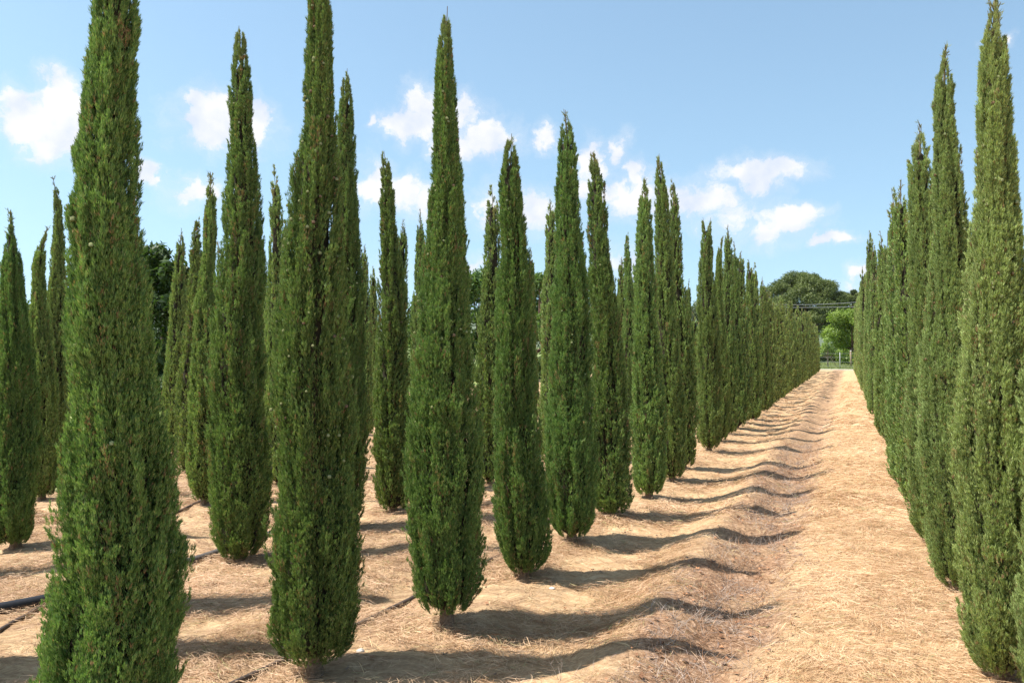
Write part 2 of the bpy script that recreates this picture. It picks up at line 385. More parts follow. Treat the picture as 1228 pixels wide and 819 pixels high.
    parts.append((Vt, Ft)); cols.append(np.tile([.16, .11, .06], (len(Vt), 1))); mi.append(np.zeros(len(Ft[0]), int))
    if cones:
        zc = g.uniform(.25 * H, .9 * H, cones); tcn = g.random(cones) * 2 * np.pi
        rr = rad(zc, tcn) * g.uniform(.95, 1.06, cones)
        ctr = np.stack([rr * np.cos(tcn), rr * np.sin(tcn), zc], -1)
        o8 = np.array([[1, 0, 0], [0, 1, 0], [-1, 0, 0], [0, -1, 0], [0, 0, 1], [0, 0, -1],
                       ]) * 1.0
        cube = np.array([[a, b, cc_] for a in (-1, 1) for b in (-1, 1) for cc_ in (-1, 1)]) * .62
        pts8 = np.vstack([o8, cube]); # rounded 14-vert solid, triangulated below
        tri = []
        for fi, (ax, sg) in enumerate([(0, 1), (1, 1), (0, -1), (1, -1), (2, 1), (2, -1)]):
            cn = [6 + k for k in range(8) if cube[k][ax] * sg > 0]
            o = [a for a in range(3) if a != ax]
            cn.sort(key=lambda k: math.atan2(pts8[k][o[1]], pts8[k][o[0]]))
            for k in range(4): tri.append([fi, cn[k], cn[(k + 1) % 4]])
        tri = np.array(tri); rs = g.uniform(.008, .0135, cones)
        Vn = (ctr[:, None] + pts8[None] * rs[:, None, None]).reshape(-1, 3)
        Fn = (tri[None] + np.arange(cones)[:, None, None] * 14).reshape(-1, 3)
        parts.append((Vn, [Fn])); cc2 = np.where(g.random((cones, 1)) < .75, np.array([.34, .36, .16]), np.array([.26, .17, .09]))
        cols.append(np.repeat(cc2, 14, 0)); mi.append(np.zeros(len(Fn), int))
    if tip and not fork:      # a sparse leader: bare stem with a few side sprigs
        z1 = H * (1 - tip)
        for k in range(int(10 + 60 * tip)):
            zz_ = g.uniform(z1 - .05, H - .02); a_ = g.random() * 6.28; ln = g.uniform(.03, .085) * (1.15 - .5 * (zz_ - z1) / (H - z1))
            dr = np.array([math.cos(a_) * .55, math.sin(a_) * .55, .85]); b_ = np.array([0, 0, zz_])
            Vt, Ft = tube([b_, b_ + dr * ln * .6, b_ + dr * ln + [0, 0, ln * .25]], [.0035, .003, .0015], 4, False)
            parts.append((Vt, Ft)); cols.append(np.tile([.19, .17, .08], (len(Vt), 1))); mi.append(np.zeros(len(Ft[0]), int))
            q_ = g.random((7, 1)); pb = b_ + dr * ln * q_; dq = dr + g.normal(0, .45, (7, 3)); wq = np.cross(dq, g.normal(0, 1, (7, 3))); wq *= .004 / np.linalg.norm(wq, axis=1)[:, None]
            Vq = np.stack([pb, pb + dq * .012 + wq, pb + dq * .028, pb + dq * .012 - wq], 1).reshape(-1, 3)
            parts.append((Vq, [np.arange(28).reshape(7, 4)])); cols.append(np.tile([.20, .22, .10], (28, 1))); mi.append(np.zeros(7, int))
        Vt, Ft = tube([[0, 0, z1 - .4], [0, 0, z1], [0, 0, H]], [.010, .008, .003], 6, False)
        parts.append((Vt, Ft)); cols.append(np.tile([.19, .14, .08], (len(Vt), 1))); mi.append(np.zeros(len(Ft[0]), int))
    V, Fs = merge(parts)
    V = V.copy()
    cx, cy = curl if curl else (g.uniform(-.045, .045), g.uniform(-.03, .03))
    t_ = np.clip((V[:, 2] - (H - .55)) / .55, 0, 1) ** 2; V[:, 0] += cx * t_; V[:, 1] += cy * t_
    sw = np.sin(np.clip(V[:, 2] / H, 0, 1) * np.pi); V[:, 0] += sw * .022 * np.sin(V[:, 2] * 1.9 + seed); V[:, 1] += sw * .02 * np.cos(V[:, 2] * 1.6 + seed)
    # merge() puts quads first, then triangles: material index in the same order
    mq = np.concatenate([a for a, (v, fs) in zip(mi, parts) if fs[0].shape[1] == 4]); mt = [a for a, (v, fs) in zip(mi, parts) if fs[0].shape[1] == 3]
    mall = np.concatenate([mq] + mt)
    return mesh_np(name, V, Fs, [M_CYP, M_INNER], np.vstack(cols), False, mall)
def trunk_mesh(name, H, r=.042, seed=0, n=9):
    g = np.random.default_rng(seed + 99)
    zs = np.array([-.12, -.02, .05, .12, .25, .6, 1.2, 2.2, 3.2, H * .93])
    pts = np.stack([g.normal(0, .004, len(zs)), g.normal(0, .004, len(zs)), zs], -1)
    rs = r * np.array([1.9, 1.45, 1.12, 1.0, .95, .85, .72, .5, .3, .08])
    V, Fs = tube(pts, rs, n)
    ang = np.arctan2(V[:, 1], V[:, 0]); V[:, :2] *= (1 + .12 * np.sin(ang * 3 + seed) * (V[:, 2:3] < .3)[:, 0])[:, None]
    return mesh_np(name, V, Fs, M_BARK, None, True)

# measured in the photograph: base pixel, top pixel, widest radius in metres
G_A = 'cypresses of the first row left of the straw path'
G_B = 'cypresses of the second row left of the straw path'
G_C = 'cypresses of the rows farther left'
G_R = 'cypresses of the row right of the straw path'
hero = [  # base px,py, top px,py, rmax, tip, cones, squat, group, label
 (131, 950, 137, -150, .345, .0, 20, .0, G_A, 'biggest and nearest cypress, cut off by the top and bottom of the photo'),
 (376, 809, 382, -95, .290, .0, 170, .0, G_A, 'tall cypress with pale cones and bare trunk foot, its top cut off'),
 (535, 750, 532, 8, .285, .0, 90, .0, G_A, 'tall cypress in the left centre with short bare trunk and a whole pointed top'),
 (628, 691, 609, 163, .255, .0, 20, 0.5, G_A, 'slim cypress leaning slightly left just right of the tall centre one'),
 (686, 648, 680, 133, .272, .05, 20, 0.55, G_A, 'cypress with brownish tip and broad dark foot, second right of the tall centre one'),
 (735, 619, 714, 182, .262, .0, 20, 0.5, G_A, 'cypress with blunt bushy top and knobbly sides leaning left'),
 (778, 597, 773, 212, .250, .06, 10, 0.5, G_A, 'cypress with thin pale tip beside the blunt topped one'),
 (806, 577, 790, 186, .235, .0, 10, 0.7, G_A, 'full columnar cypress with tapered top just before the gap in the row'),
 (287, 673, 290, 33, .300, .0, 20, 0.35, G_B, 'tall dark cypress with narrow whole top between the two nearest trunks'),
 (411, 636, 416, 82, .272, .0, 20, 0.3, G_B, 'tall dark cypress half hidden behind the cone bearing one'),
 (472, 615, 465, 183, .255, .0, 10, 0.4, G_B, 'cypress standing free on straw left of the tall centre one'),
 (18, 657, 12, 252, .255, .16, 0, .15, G_C, 'dark cypress at the left edge with a sparse spindly top'),
 (50, 600, 48, 273, .235, .10, 0, .15, G_C, 'short dark cypress with a crooked tip, second from the left edge'),
 (245, 605, 252, 206, .230, .06, 0, .1, G_C, 'cypress with thin sparse tip beside the tall dark one'),
 (1292, 890, 1284, 40, .25, .0, 10, 0.3, G_R, 'right-hand cypress cut by the right edge, only its left flank showing'),
 (1205, 815, 1187, -8, .255, .07, 90, .25, G_R, 'broad cypress at the right with orange twigs and ragged open top'),
 (1149, 708, 1130, 58, .245, .06, 40, 0.55, G_R, 'second tall cypress of the right row with narrow pale green tip'),
 (1123, 652, 1102, 148, .240, .06, 20, 0.75, G_R, 'third cypress of the right row with thin twiggy tip'),
 (851, 541, 847, 260, .25, .0, 0, .8, G_A, 'cypress with twin tips standing first beyond the gap in the row'),
 (863, 530, 862, 284, .24, .08, 0, .0, G_A, 'narrow cypress with curled pale tip, second beyond the gap'),
 (66, 566, 68, 212, .25, .07, 0, .1, G_C, 'dark cypress with a curled tip rising behind the short dark one'),
]
SPECIAL = {'twin tips': dict(fork=.34), 'crooked tip': dict(curl=(.10, 0)), 'curled tip': dict(curl=(-.09, .02)), 'curled pale tip': dict(curl=(.08, 0))}
def place_tree(root, b, t, off=(0, 0)):
    x, y, z = gp(*b); tx, ty, tz = ray_at(t[0], t[1], y)
    root.location = (x + off[0], y + off[1], z)
    Hh = tz - z; root.rotation_euler = (random.Random(int(b[0])).uniform(-.008, .008), math.atan2(tx - x, Hh), 0)
    return Hh
def cypress_new(i, Hh, rmax, dens, tip, cones, squat, olive, group, label):
    root = empty('cypress_tree'); tag(root, label, 'tree', group)
    if dens == 0: a = (3300, 26, 12, .0205, .0030)
    elif dens == 1: a = (2400, 22, 10, .026, .0040)
    else: a = (1500, 18, 8, .032, .0068)
    foot = .10 if i in (1, 2) else .045
    link('crown', crown_mesh('cypress_crown', Hh, rmax, 100 + i, a[0], a[1], a[2], a[3], a[4], tip, cones, olive, squat, foot,   .21 if i == 0 else 0., (.0115, .013, .016)[dens], -.04 if grp == G_R else 0., **next((v for k, v in SPECIAL.items() if k in label), {})), root)
    link('trunk', trunk_mesh('cypress_trunk', Hh, .044, i), root)
    return root
def dist(px, py): return gp(px, py)[1]
for i, (bx, by, tx, ty, rm, tip, cones, squat, grp, lab) in enumerate(hero):
    d = dist(bx, by); x, y, z = gp(bx, by); Hh = ray_at(tx, ty, y)[2] - z
    dens = 0 if d < 6.6 else (1 if d < 9.2 else 2)
    ol = .68 if grp == G_R else float(np.clip((d - 7) / 14, 0, .35))
    root = cypress_new(i, Hh, rm, dens, tip, cones, squat, ol, grp, lab)
    place_tree(root, (bx, by), (tx, ty)); root.rotation_euler.z = 0

# three kinds of lighter trees for the middle distance and beyond: a thing with its two parts, then copies
def proto(seed, tip, squat, olive, q):
    Hn, rn = 4.4, .26
    a = (900, 12, 6, .042, .0115) if q == 0 else (420, 8, 5, .075, .022)
    return (crown_mesh('cypress_crown', Hn, rn, seed, *a, tip, 0, olive, squat, .04, 0., .024 if q == 0 else .034, .12), trunk_mesh('cypress_trunk', Hn, .04, seed, 7))
MID = [proto(300 + k, [.0, .07, .10, .0, .05][k], [.3, .45, .3, .6, .5][k], [.3, .4, .35, .45, .5][k], 0) for k in range(5)]
FAR = [proto(320 + k, [.0, .06, .0, .05][k], [.5, .8, .6, .4][k], [.6, .55, .7, .6][k], 1) for k in range(4)]
crown0 = bpy.data.objects.new('crown', MID[0][0]); trunk0 = bpy.data.objects.new('trunk', MID[0][1])
rnd = random.Random(5)
def copy_tree(x, y, Hh, rm, group, label, lean=0., q=None, var=None):
    q = q if q is not None else (0 if y < 27 else 1)
    pool = MID if q == 0 else FAR
    k = var if var is not None else rnd.randrange(len(pool)); crown, trunk = pool[k % len(pool)]
    root = empty('cypress_tree', (x, y, float(height(x, y, False)) - .01)); tag(root, label, 'tree', group)
    c = crown0.copy(); c.data = crown; COL.objects.link(c); c.parent = root
    t = trunk0.copy(); t.data = trunk; COL.objects.link(t); t.parent = root
    root.scale = (rm / .26, rm / .26, Hh / 4.4)
    root.rotation_euler = (rnd.uniform(-.015, .015), lean + rnd.uniform(-.01, .01), 0)
    c.rotation_euler.z = rnd.uniform(0, 6.28)
    return root
def from_px(b, t, rm, group, label, **kw):
    x, y, z = gp(*b); tx, ty, tz = ray_at(t[0], t[1], y)
    return copy_tree(x, y, tz - z, rm, group, label, math.atan2(tx - x, tz - z), **kw)
mids = [
 ((821, 562), (806, 214), .235, G_A, 'slender cypress at the very edge of the gap, behind the full columnar one'),
 ((873, 521), (871, 270), .25, G_A, 'cypress with sharp pointed tip, third beyond the gap in the row'),
 ((535, 585), (537, 240), .25, G_B, 'cypress of the second row hidden behind the tall centre one'),
 ((587, 580), (588, 223), .265, G_B, 'sharp topped cypress seen between the tall centre one and the leaning one'),
 ((662, 556), (662, 240), .24, G_B, 'cypress with pale twiggy tip half hidden left of the brown tipped one'),
 ((757, 522), (754, 278), .22, G_B, 'thin cypress showing between the blunt topped and pale tipped ones'),
 ((470, 556), (480, 262), .25, G_C, 'cypress hidden behind the free standing one, bulging out at its right'),
 ((503, 540), (502, 250), .24, G_C, 'thin cypress with smooth pointed top left of the tall centre one'),
 ((334, 582), (333, 198), .215, G_C, 'cypress behind the cone bearing one, its top showing at left'),
 ((305, 560), (313, 285), .23, G_C, 'small cypress just peeping out right of the tall dark one'),
 ((226, 568), (236, 260), .25, G_C, 'middle one of the three cypresses stepping back behind the nearest tree'),
 ((208, 545), (218, 274), .24, G_C, 'farthest of the three cypresses stepping back behind the nearest tree'),
 ((636, 512), (635, 296), .235, G_C, 'small cypress seen in the gap between the leaning and the brown tipped ones'),
 ((656, 500), (654, 315), .22, G_C, 'small pale cypress low behind the pale twiggy one'),
 ((439, 522), (438, 294), .22, G_C, 'tiny thin cypress with needle-like tip left of the free standing one'),
 ((449, 508), (447, 318), .22, G_C, 'tiny cypress with brown tip close against the needle tipped one'),
 ((741, 480), (741, 346), .24, G_C, 'very small cypress low between the blunt topped and thin ones'),
 ((826, 486), (825, 334), .23, G_B, 'small brown tipped cypress seen through the gap in the row'),
 ((700, 470), (700, 378), .22, G_C, 'low distant cypress below the blue hill'),
 # outside the picture at the left, their shadows fall into it
 ((-118, 816), (-118, -60), .29, G_B, 'cypress of the second row outside the left edge whose shadow crosses the straw'),
 ((118, 735), (134, 150), .27, G_B, 'cypress of the second row hidden behind the biggest one'),
 ((-160, 700), (-160, 160), .27, G_C, 'cypress of the third row outside the left edge'),
 # right row
 ((1103, 612), (1085, 214), .24, G_R, 'fourth cypress of the right row, just below the twiggy tipped third'),
 ((1089, 585), (1071, 226), .235, G_R, 'fifth cypress of the right row, taller than the one behind it, thin tip'),
 ((1080, 563), (1066, 262), .24, G_R, 'sixth cypress of the right row, grey green and lower'),
]
for k, (b, t, rm, grp, lab) in enumerate(mids): from_px(b, t, rm, grp, lab, q=0, var=k)
ORD = ['first', 'second', 'third', 'fourth', 'fifth', 'sixth', 'seventh', 'eighth', 'ninth', 'tenth', 'eleventh', 'twelfth', 'thirteenth', 'fourteenth', 'fifteenth', 'sixteenth', 'seventeenth', 'eighteenth']
def line_row(u0, u1, v0, v1, Hf, rm, group, lab, farlab, nord, skip=()):
    u = u0; k = 0
    while u < u1:
        v = v0 + (v1 - v0) * (u - u0) / (u1 - u0) + rnd.uniform(-.06, .06)
        uu = u + rnd.uniform(-.12, .12)
        if not any(a < u < b for a, b in skip):
            x, y = xy_of(uu, v)
            l = lab % ORD[k] if k < nord else farlab
            copy_tree(float(x), float(y), Hf(uu), rm * rnd.uniform(.92, 1.06), group, l, rnd.uniform(-.012, .006))
            k += 1
        u += 1.42
line_row(13.6, 64.5, .12, .14, lambda u: rnd.choice([3.9, 4.1, 4.4, 4.5]) if u < 20 else rnd.choice([3.2, 3.5, 3.7, 3.9, 4.2]), .245, G_A,
         '%s slim cypress after the sharp tipped one, first row left of the path', 'small far cypress in the crowded distant end of the left row', 12)
line_row(10.9, 62, -2.35, -2.4, lambda u: rnd.choice([3.6, 3.9, 4.0, 4.1]) if u < 20 else rnd.choice([2.9, 3.1, 3.3]), .22, G_B,
         '%s distant cypress of the second row behind the gap trees', 'faint cypress top behind the distant end of the first row', 0, skip=((20.1, 21.8),))
line_row(20.5, 60, -5.1, -5.1, lambda u: rnd.choice([2.9, 3.1, 3.4]), .22, G_C, '%s', 'faint cypress far back in the third row, mostly hidden', 0)
line_row(6.6, 20, 3.42, 3.3, lambda u: rnd.choice([3.9, 4.1, 4.35, 4.2]), .245, G_R,
         '%s cypress behind the grey green lower one in the right row', '', 18)
line_row(20.1, 59, 3.3, 3.05, lambda u: 5.6 if 20.5 < u < 22 else rnd.choice([4.7, 4.9, 5.1, 5.2]), .25, G_R,
         '%s of the small tall cypresses after the spire-like one, right row', 'small cypress in the hedge-like distant end of the right row', 1)

# ------------------------------------------------------------------ straw, dead weeds, clods
def in_frame_points(n, d0, d1, p0=-120, p1=1340, law=0):
    if law == 0: d = np.sqrt(rng.random(n) * (d1 ** 2 - d0 ** 2) + d0 ** 2)
    else: d = d0 * (d1 / d0) ** rng.random(n)
    px = rng.uniform(p0, p1, n)
    return (px - 614) / FPX * d, d
def strands(n, d0, d1, wid, lng, law, dens):
    x, y = in_frame_points(n, d0, d1, law=law)
    u, v = uv_of(x, y)
    e = .10 * noise(u * 1.3, v * .8, 51) + .16 * fbm(u * 3.5, v * 3.5, 57, 2) + rng.normal(0, .07, n)
    trough = sst(1.15, 1.5, v + e) * (1 - sst(1.95, 2.3, v + e))
    path = sst(1.95, 2.3, v + e)
    keep = rng.random(n) < dens * (1 - .86 * trough) * np.where(path > .5, np.clip(.8 + .9 * fbm(u * 2.2, v * 1.3, 72, 3), .25, 1), np.clip(.46 + 1.7 * fbm(u * 1.9, v * 1.9, 71, 3), .04, 1))
    keep &= (v > -9) & (v < 6)
    x, y, u, v, trough, path = [a[keep] for a in (x, y, u, v, trough, path)]; n = len(x)
    # swathes: the straw lies across the path in combed, curling tufts
    phi = R(-8) + 1.3 * fbm(x * .9, y * .9, 81, 2) + 1.1 * noise(x * 3.1, y * 3.1, 83) + .8 * noise(x * 8, y * 8, 84) + rng.normal(0, .75, n) + (1 - path) * rng.normal(0, .8, n)
    L = lng * rng.uniform(.35, 1.3, n); k = rng.normal(0, 5.5, n)
    tt = np.array([-.5, -.17, .17, .5])
    a = phi[:, None] + k[:, None] * (L[:, None] * tt[None])
    sx = np.cumsum(np.cos(a) * L[:, None] / 3, 1); sy = np.cumsum(np.sin(a) * L[:, None] / 3, 1)
    PX = x[:, None] + sx - sx[:, 1:2]; PY = y[:, None] + sy - sy[:, 1:2]
    z = height(PX.ravel(), PY.ravel()).reshape(PX.shape)
    lift = rng.random(n) ** 1.6 * .045
    tilt = rng.normal(0, .10, n)
    PZ = z + lift[:, None] + .003 + np.abs(tilt[:, None]) * L[:, None] * (tt[None] + .5) * np.array([1, 1, 1, .8]) * (rng.random(n) < .5)[:, None]
    dx = np.cos(a + np.pi / 2); dy = np.sin(a + np.pi / 2)
    w = wid * rng.uniform(.6, 1.4, n)[:, None] * np.array([.7, 1, 1, .35]) / 2
    roll = rng.normal(0, .6, n)[:, None]
    A = np.stack([PX + dx * w * np.cos(roll), PY + dy * w * np.cos(roll), PZ + w * np.sin(roll)], -1)
    B = np.stack([PX - dx * w * np.cos(roll), PY - dy * w * np.cos(roll), PZ - w * np.sin(roll)], -1)
    V = np.stack([A, B], 2).reshape(-1, 3)
    i = (np.arange(n) * 8)[:, None] + np.arange(3)[None] * 2
    F = np.stack([i, i + 1, i + 3, i + 2], -1).reshape(-1, 4)
    g = fbm(u * .9, v * .9, 91, 2)
    f = np.clip(.48 + .3 * g + .28 * noise(x * 4 + noise(x, y, 3), y * 7, 92) + .25 * noise(x * 13, y * 19, 93) + rng.normal(0, .28, n), 0, 1)[:, None]  # clump tone also stands in for shaded gaps in the dense straw
    ga = np.array([.38, .225, .11]); gb = np.array([.79, .56, .355])
    pa = np.array([.31, .185, .10]); pb = np.array([.74, .52, .345])
    c = np.where(path[:, None] > .5, ga * (1 - f) + gb * f, (pa * (1 - f) + pb * f))
    near = ((v > -.3) & (v < 1.3))[:, None]
    c = np.where(near, .5 * c + .5 * (ga * (1 - f) + gb * f), c)
    r_ = rng.random((n, 1))
    c = np.where(r_ < .05, np.array([.36, .34, .15]), c)
    c = np.where(r_ > .955, np.array([.38, .19, .085]), c)
    c = np.where((r_ > .45) & (trough[:, None] > .5), np.where(r_ > .72, np.array([.33, .26, .23]), np.array([.36, .21, .12])), c)
    return V, F, np.repeat(c, 8, 0)
parts = []; cols = []
for args in ((420000, 3.3, 9.0, .0022, .09, 0, .95), (380000, 9.0, 19, .0040, .13, 1, .9), (160000, 19, 45, .010, .26, 1, .85)):
    V, F_, C_ = strands(*args); parts.append((V, [F_])); cols.append(C_)
V, Fs = merge(parts)
tag(link('straw', mesh_np('straw', V, Fs, M_STRAW, np.vstack(cols))), kind='stuff')

def blades(P0, D, L, w, bend, c, seg=3):
    """thin bent strips from P0 along D"""
    n = len(P0); t = np.linspace(0, 1, seg + 1)
    side = np.cross(D, rng.normal(0, 1, (n, 3))); side /= np.linalg.norm(side, axis=1)[:, None]
    pts = P0[:, None] + D[:, None] * (L[:, None] * t)[..., None] + bend[:, None] * (L[:, None] * t ** 2)[..., None]
    ww = (w[:, None] * (1 - .8 * t[None]))[..., None] / 2
    V = np.stack([pts + side[:, None] * ww, pts - side[:, None] * ww], 2).reshape(-1, 3)
    i = (np.arange(n) * 2 * (seg + 1))[:, None] + np.arange(seg)[None] * 2
    F = np.stack([i, i + 1, i + 3, i + 2], -1).reshape(-1, 4)
    return V, F, np.repeat(c, 2 * (seg + 1), 0)
def dead_weeds():
    parts = []; cols = []
    n = 620; u = -3.2 + 15 * rng.random(n) ** 1.3; v = 1.75 + rng.normal(0, .24, n)
    x, y = xy_of(u, v); z = height(x, y)
    for k in range(n):
        m = rng.integers(4, 11); P = np.tile([x[k], y[k], z[k]], (m, 1)) + rng.normal(0, .02, (m, 3)) * [1, 1, 0]
        D = rng.normal(0, .75, (m, 3)); D[:, 2] = rng.uniform(.25, 1.1, m); D /= np.linalg.norm(D, axis=1)[:, None]
        L = rng.uniform(.06, .24, m); b = np.tile([0, 0, -.3], (m, 1)) + rng.normal(0, .2, (m, 3))
        c = np.array([.36, .29, .24]) * rng.uniform(.6, 1.5, (m, 1)) if rng.random() < .6 else np.array([.36, .20, .11]) * rng.uniform(.7, 1.4, (m, 1))
        V, F, C = blades(P, D, L, np.full(m, .0035), b, c * np.ones((m, 3))); parts.append((V, [F])); cols.append(C)
        # side twigs
        j = rng.integers(0, m, m * 2); f = rng.uniform(.3, .9, m * 2)
        P2 = P[j] + D[j] * (L[j] * f)[:, None] + b[j] * (L[j] * f ** 2)[:, None]
        D2 = D[j] + rng.normal(0, .6, (m * 2, 3)); D2 /= np.linalg.norm(D2, axis=1)[:, None]
        V, F, C = blades(P2, D2, rng.uniform(.02, .08, m * 2), np.full(m * 2, .0022), rng.normal(0, .2, (m * 2, 3)), (c * np.ones((m, 3)))[j], 2)
        parts.append((V, [F])); cols.append(C)
    V, Fs = merge(parts)
    tag(link('dead_weeds', mesh_np('dead_weeds', V, Fs, M_STRAW, np.vstack(cols))), 'thin grey dead weeds in the trough beside the straw path', 'weeds', kind='stuff')
dead_weeds()
def straw_tufts():
    """standing tufts and loose stems that break the flat mat"""
    n = 900; x, y = in_frame_points(n, 3.6, 13); u, v = uv_of(x, y); k = (v > -8) & (v < 3.3); x, y, v = x[k], y[k], v[k]; z = height(x, y)
    parts = []; cols = []
    for i in range(len(x)):
        m = rng.integers(3, 9); th = rng.uniform(0, 6.28)
        P = np.tile([x[i], y[i], z[i]], (m, 1)) + rng.normal(0, .015, (m, 3)) * [1, 1, .2]
        D = np.stack([np.cos(th) + rng.normal(0, .5, m), np.sin(th) + rng.normal(0, .5, m), rng.uniform(.15, .6, m)], -1); D /= np.linalg.norm(D, axis=1)[:, None]
        c = np.array([.66, .50, .29]) * rng.uniform(.7, 1.2, (m, 1))
        V, F, C = blades(P, D, rng.uniform(.06, .2, m), np.full(m, .004), np.tile([0, 0, -.35], (m, 1)), c * np.ones((m, 3))); parts.append((V, [F])); cols.append(C)
    V, Fs = merge(parts)
    tag(link('straw_tufts', mesh_np('straw_tufts', V, Fs, M_STRAW, np.vstack(cols))), 'loose straw tufts standing up from the matted straw', 'straw', kind='stuff')
straw_tufts()
def debris():
    """curled dead leaves, bark scraps and clods of dry soil"""
    n = 16000; x, y = in_frame_points(n, 3.5, 15); u, v = uv_of(x, y)
    e = sst(1.2, 1.5, v) * (1 - sst(2.0, 2.4, v)); keep = (v > -8) & (v < 3.4) & (rng.random(n) < .07 + .8 * e)
    x, y, e = x[keep], y[keep], e[keep]; n = len(x); z = height(x, y)
    s = rng.uniform(.006, .02, n) * (1 + .3 * (rng.random(n) < .1))
    q = np.array([[-1, -.5, 0], [0, -.7, .5], [1, -.3, .1], [1, .4, .5], [0, .6, 0], [-1, .5, .4]], float)
    th = rng.uniform(0, 6.28, n); ct, st = np.cos(th), np.sin(th)
    Q = q[None] * s[:, None, None] * rng.uniform(.6, 1.4, (n, 6, 3))
    V = np.stack([Q[..., 0] * ct[:, None] - Q[..., 1] * st[:, None] + x[:, None], Q[..., 0] * st[:, None] + Q[..., 1] * ct[:, None] + y[:, None], Q[..., 2] * 1.3 + z[:, None] + .012], -1).reshape(-1, 3)
    i = np.arange(n)[:, None] * 6
    F = np.concatenate([i + np.array([[0, 1, 4, 5]]), i + np.array([[1, 2, 3, 4]])])
    c = np.where(rng.random((n, 1)) < .6, np.array([.34, .17, .09]), np.array([.2, .13, .09])) * rng.uniform(.6, 1.5, (n, 1))
    tag(link('plant_litter', mesh_np('plant_litter', V, F, M_STRAW, np.repeat(c, 6, 0))), 'curled brown leaf litter scattered over straw and trough', 'litter', kind='stuff')
debris()

# ------------------------------------------------------------------ irrigation lines on the ground
def ground_tube(name, pix, r, m, label, ext=None, sag=.006):
    P = [gp(*p)[:2] for p in pix]
    P = [np.array(p) for p in P]
    if ext: P = [P[0] + (P[0] - P[1]) / np.linalg.norm(P[0] - P[1]) * ext[0]] + P + [P[-1] + (P[-1] - P[-2]) / np.linalg.norm(P[-1] - P[-2]) * ext[1]]
    pts = []
    for a, b in zip(P[:-1], P[1:]):
        k = max(3, int(np.linalg.norm(b - a) / .12))
        for t in np.linspace(0, 1, k, endpoint=False): pts.append(a + (b - a) * t)
    pts.append(P[-1]); pts = np.array(pts)
    for _ in range(4): pts[1:-1] = (pts[:-2] + pts[1:-1] * 2 + pts[2:]) / 4
    z = height(pts[:, 0], pts[:, 1], False) + r * .85
    for _ in range(12): z[1:-1] = (z[:-2] + z[2:] + 2 * z[1:-1]) / 4
    z = np.maximum(z, height(pts[:, 0], pts[:, 1], False) + r * .5)
    V, Fs = tube(np.stack([pts[:, 0], pts[:, 1], z], -1), r, 12)
    c = V.mean(0); c[2] = 0
    return tag(link(name, mesh_np(name, V - c, Fs, m, None, True), None, c), label, 'pipe', 'irrigation pipes on the straw')
ground_tube('irrigation_pipe', [(0, 735), (45, 726), (110, 712)], .043, M_PIPE, 'thick blue-black pipe on the straw at the left edge', (1.2, .3))
ground_tube('irrigation_pipe', [(200, 684), (232, 676), (262, 667)], .036, M_PIPE_LIT, 'thick black pipe coloured sunlit grey, leading to the foot of the tall dark cypress', (.2, .9))
ground_tube('drip_hose', [(0, 757), (22, 745), (45, 733)], .016, M_HOSE, 'thin hose beside the blue-black pipe at the left edge', (1.0, .5))
ground_tube('drip_hose', [(410, 761), (455, 738), (500, 715), (545, 693), (590, 671)], .017, M_HOSE, 'thin dark hose running behind the tall centre cypress', (1.1, 1.2))
ground_tube('drip_hose', [(205, 619), (222, 611), (241, 603)], .016, M_HOSE, 'thin dark hose on shaded straw near the three receding cypresses', (.3, .3))

def stone(px, py, r, lab):
    x, y, z = gp(px, py); g = np.random.default_rng(int(px)); th = np.linspace(0, np.pi, 7); ph = np.arange(10) * 2 * np.pi / 10
    T, Pp = np.meshgrid(th, ph, indexing='ij'); k = 1 + .18 * noise(T * 2.3 + px, Pp * 1.1, 4); k[0] = k[0, 0]; k[-1] = k[-1, 0]
    V = np.stack([np.sin(T) * np.cos(Pp) * k * r * 1.3, np.sin(T) * np.sin(Pp) * k * r, np.cos(T) * k * r * .6], -1).reshape(-1, 3)
    i = np.arange(6)[:, None] * 10; j = np.arange(10)[None]; j2 = (j + 1) % 10
    F = np.stack([i + j, i + 10 + j, i + 10 + j2, i + j2], -1).reshape(-1, 4)
    tag(link('stone', mesh_np('stone', V, F, M_STONE, None, True), None, (x, y, z + r * .25)), lab, 'stone', 'pale stones lying on the straw')
stone(662, 706, .020, 'small white stone on the straw below the cypress that leans left')
stone(432, 781, .022, 'white stone beside the shaded foot of the cone bearing cypress')
stone(410, 776, .015, 'tiny pale stone right at the foot of the cone bearing cypress')
# ------------------------------------------------------------------ trees beyond the field
def leaf_cloud(centers, radii, n, size, cols, seed, up=.0, inner=.35, aspect=.7):
    g = np.random.default_rng(seed); centers = np.asarray(centers, float); radii = np.asarray(radii, float)
    vol = radii.prod(1) ** (2 / 3); k = g.choice(len(centers), n, p=vol / vol.sum())
    d = g.normal(0, 1, (n, 3)); d /= np.linalg.norm(d, axis=1)[:, None]
    rr = (inner + (1 - inner) * g.random(n) ** .5) * (1 + .15 * g.normal(0, 1, n))
    P = centers[k] + d * radii[k] * rr[:, None]
    nrm = d * .6 + g.normal(0, .7, (n, 3)) + [0, 0, up]; nrm /= np.linalg.norm(nrm, axis=1)[:, None]
    a = np.cross(nrm, g.normal(0, 1, (n, 3))); a /= np.linalg.norm(a, axis=1)[:, None]; b = np.cross(nrm, a)
    s = size * g.uniform(.55, 1.4, n)[:, None]
    V = np.stack([P - a * s, P - b * s * aspect * .5 + nrm * s * .2, P + a * s, P + b * s * aspect * .5 + nrm * s * .1], 1).reshape(-1, 3)
    F = np.arange(n * 4).reshape(n, 4)
    ct = g.normal(0, 1, len(centers)); f = np.clip(.5 + .18 * ct[k] + g.normal(0, .22, n), 0, 1)[:, None]
    C = np.array(cols[0]) * (1 - f) + np.array(cols[1]) * f
    return V, F, np.repeat(C, 4, 0)
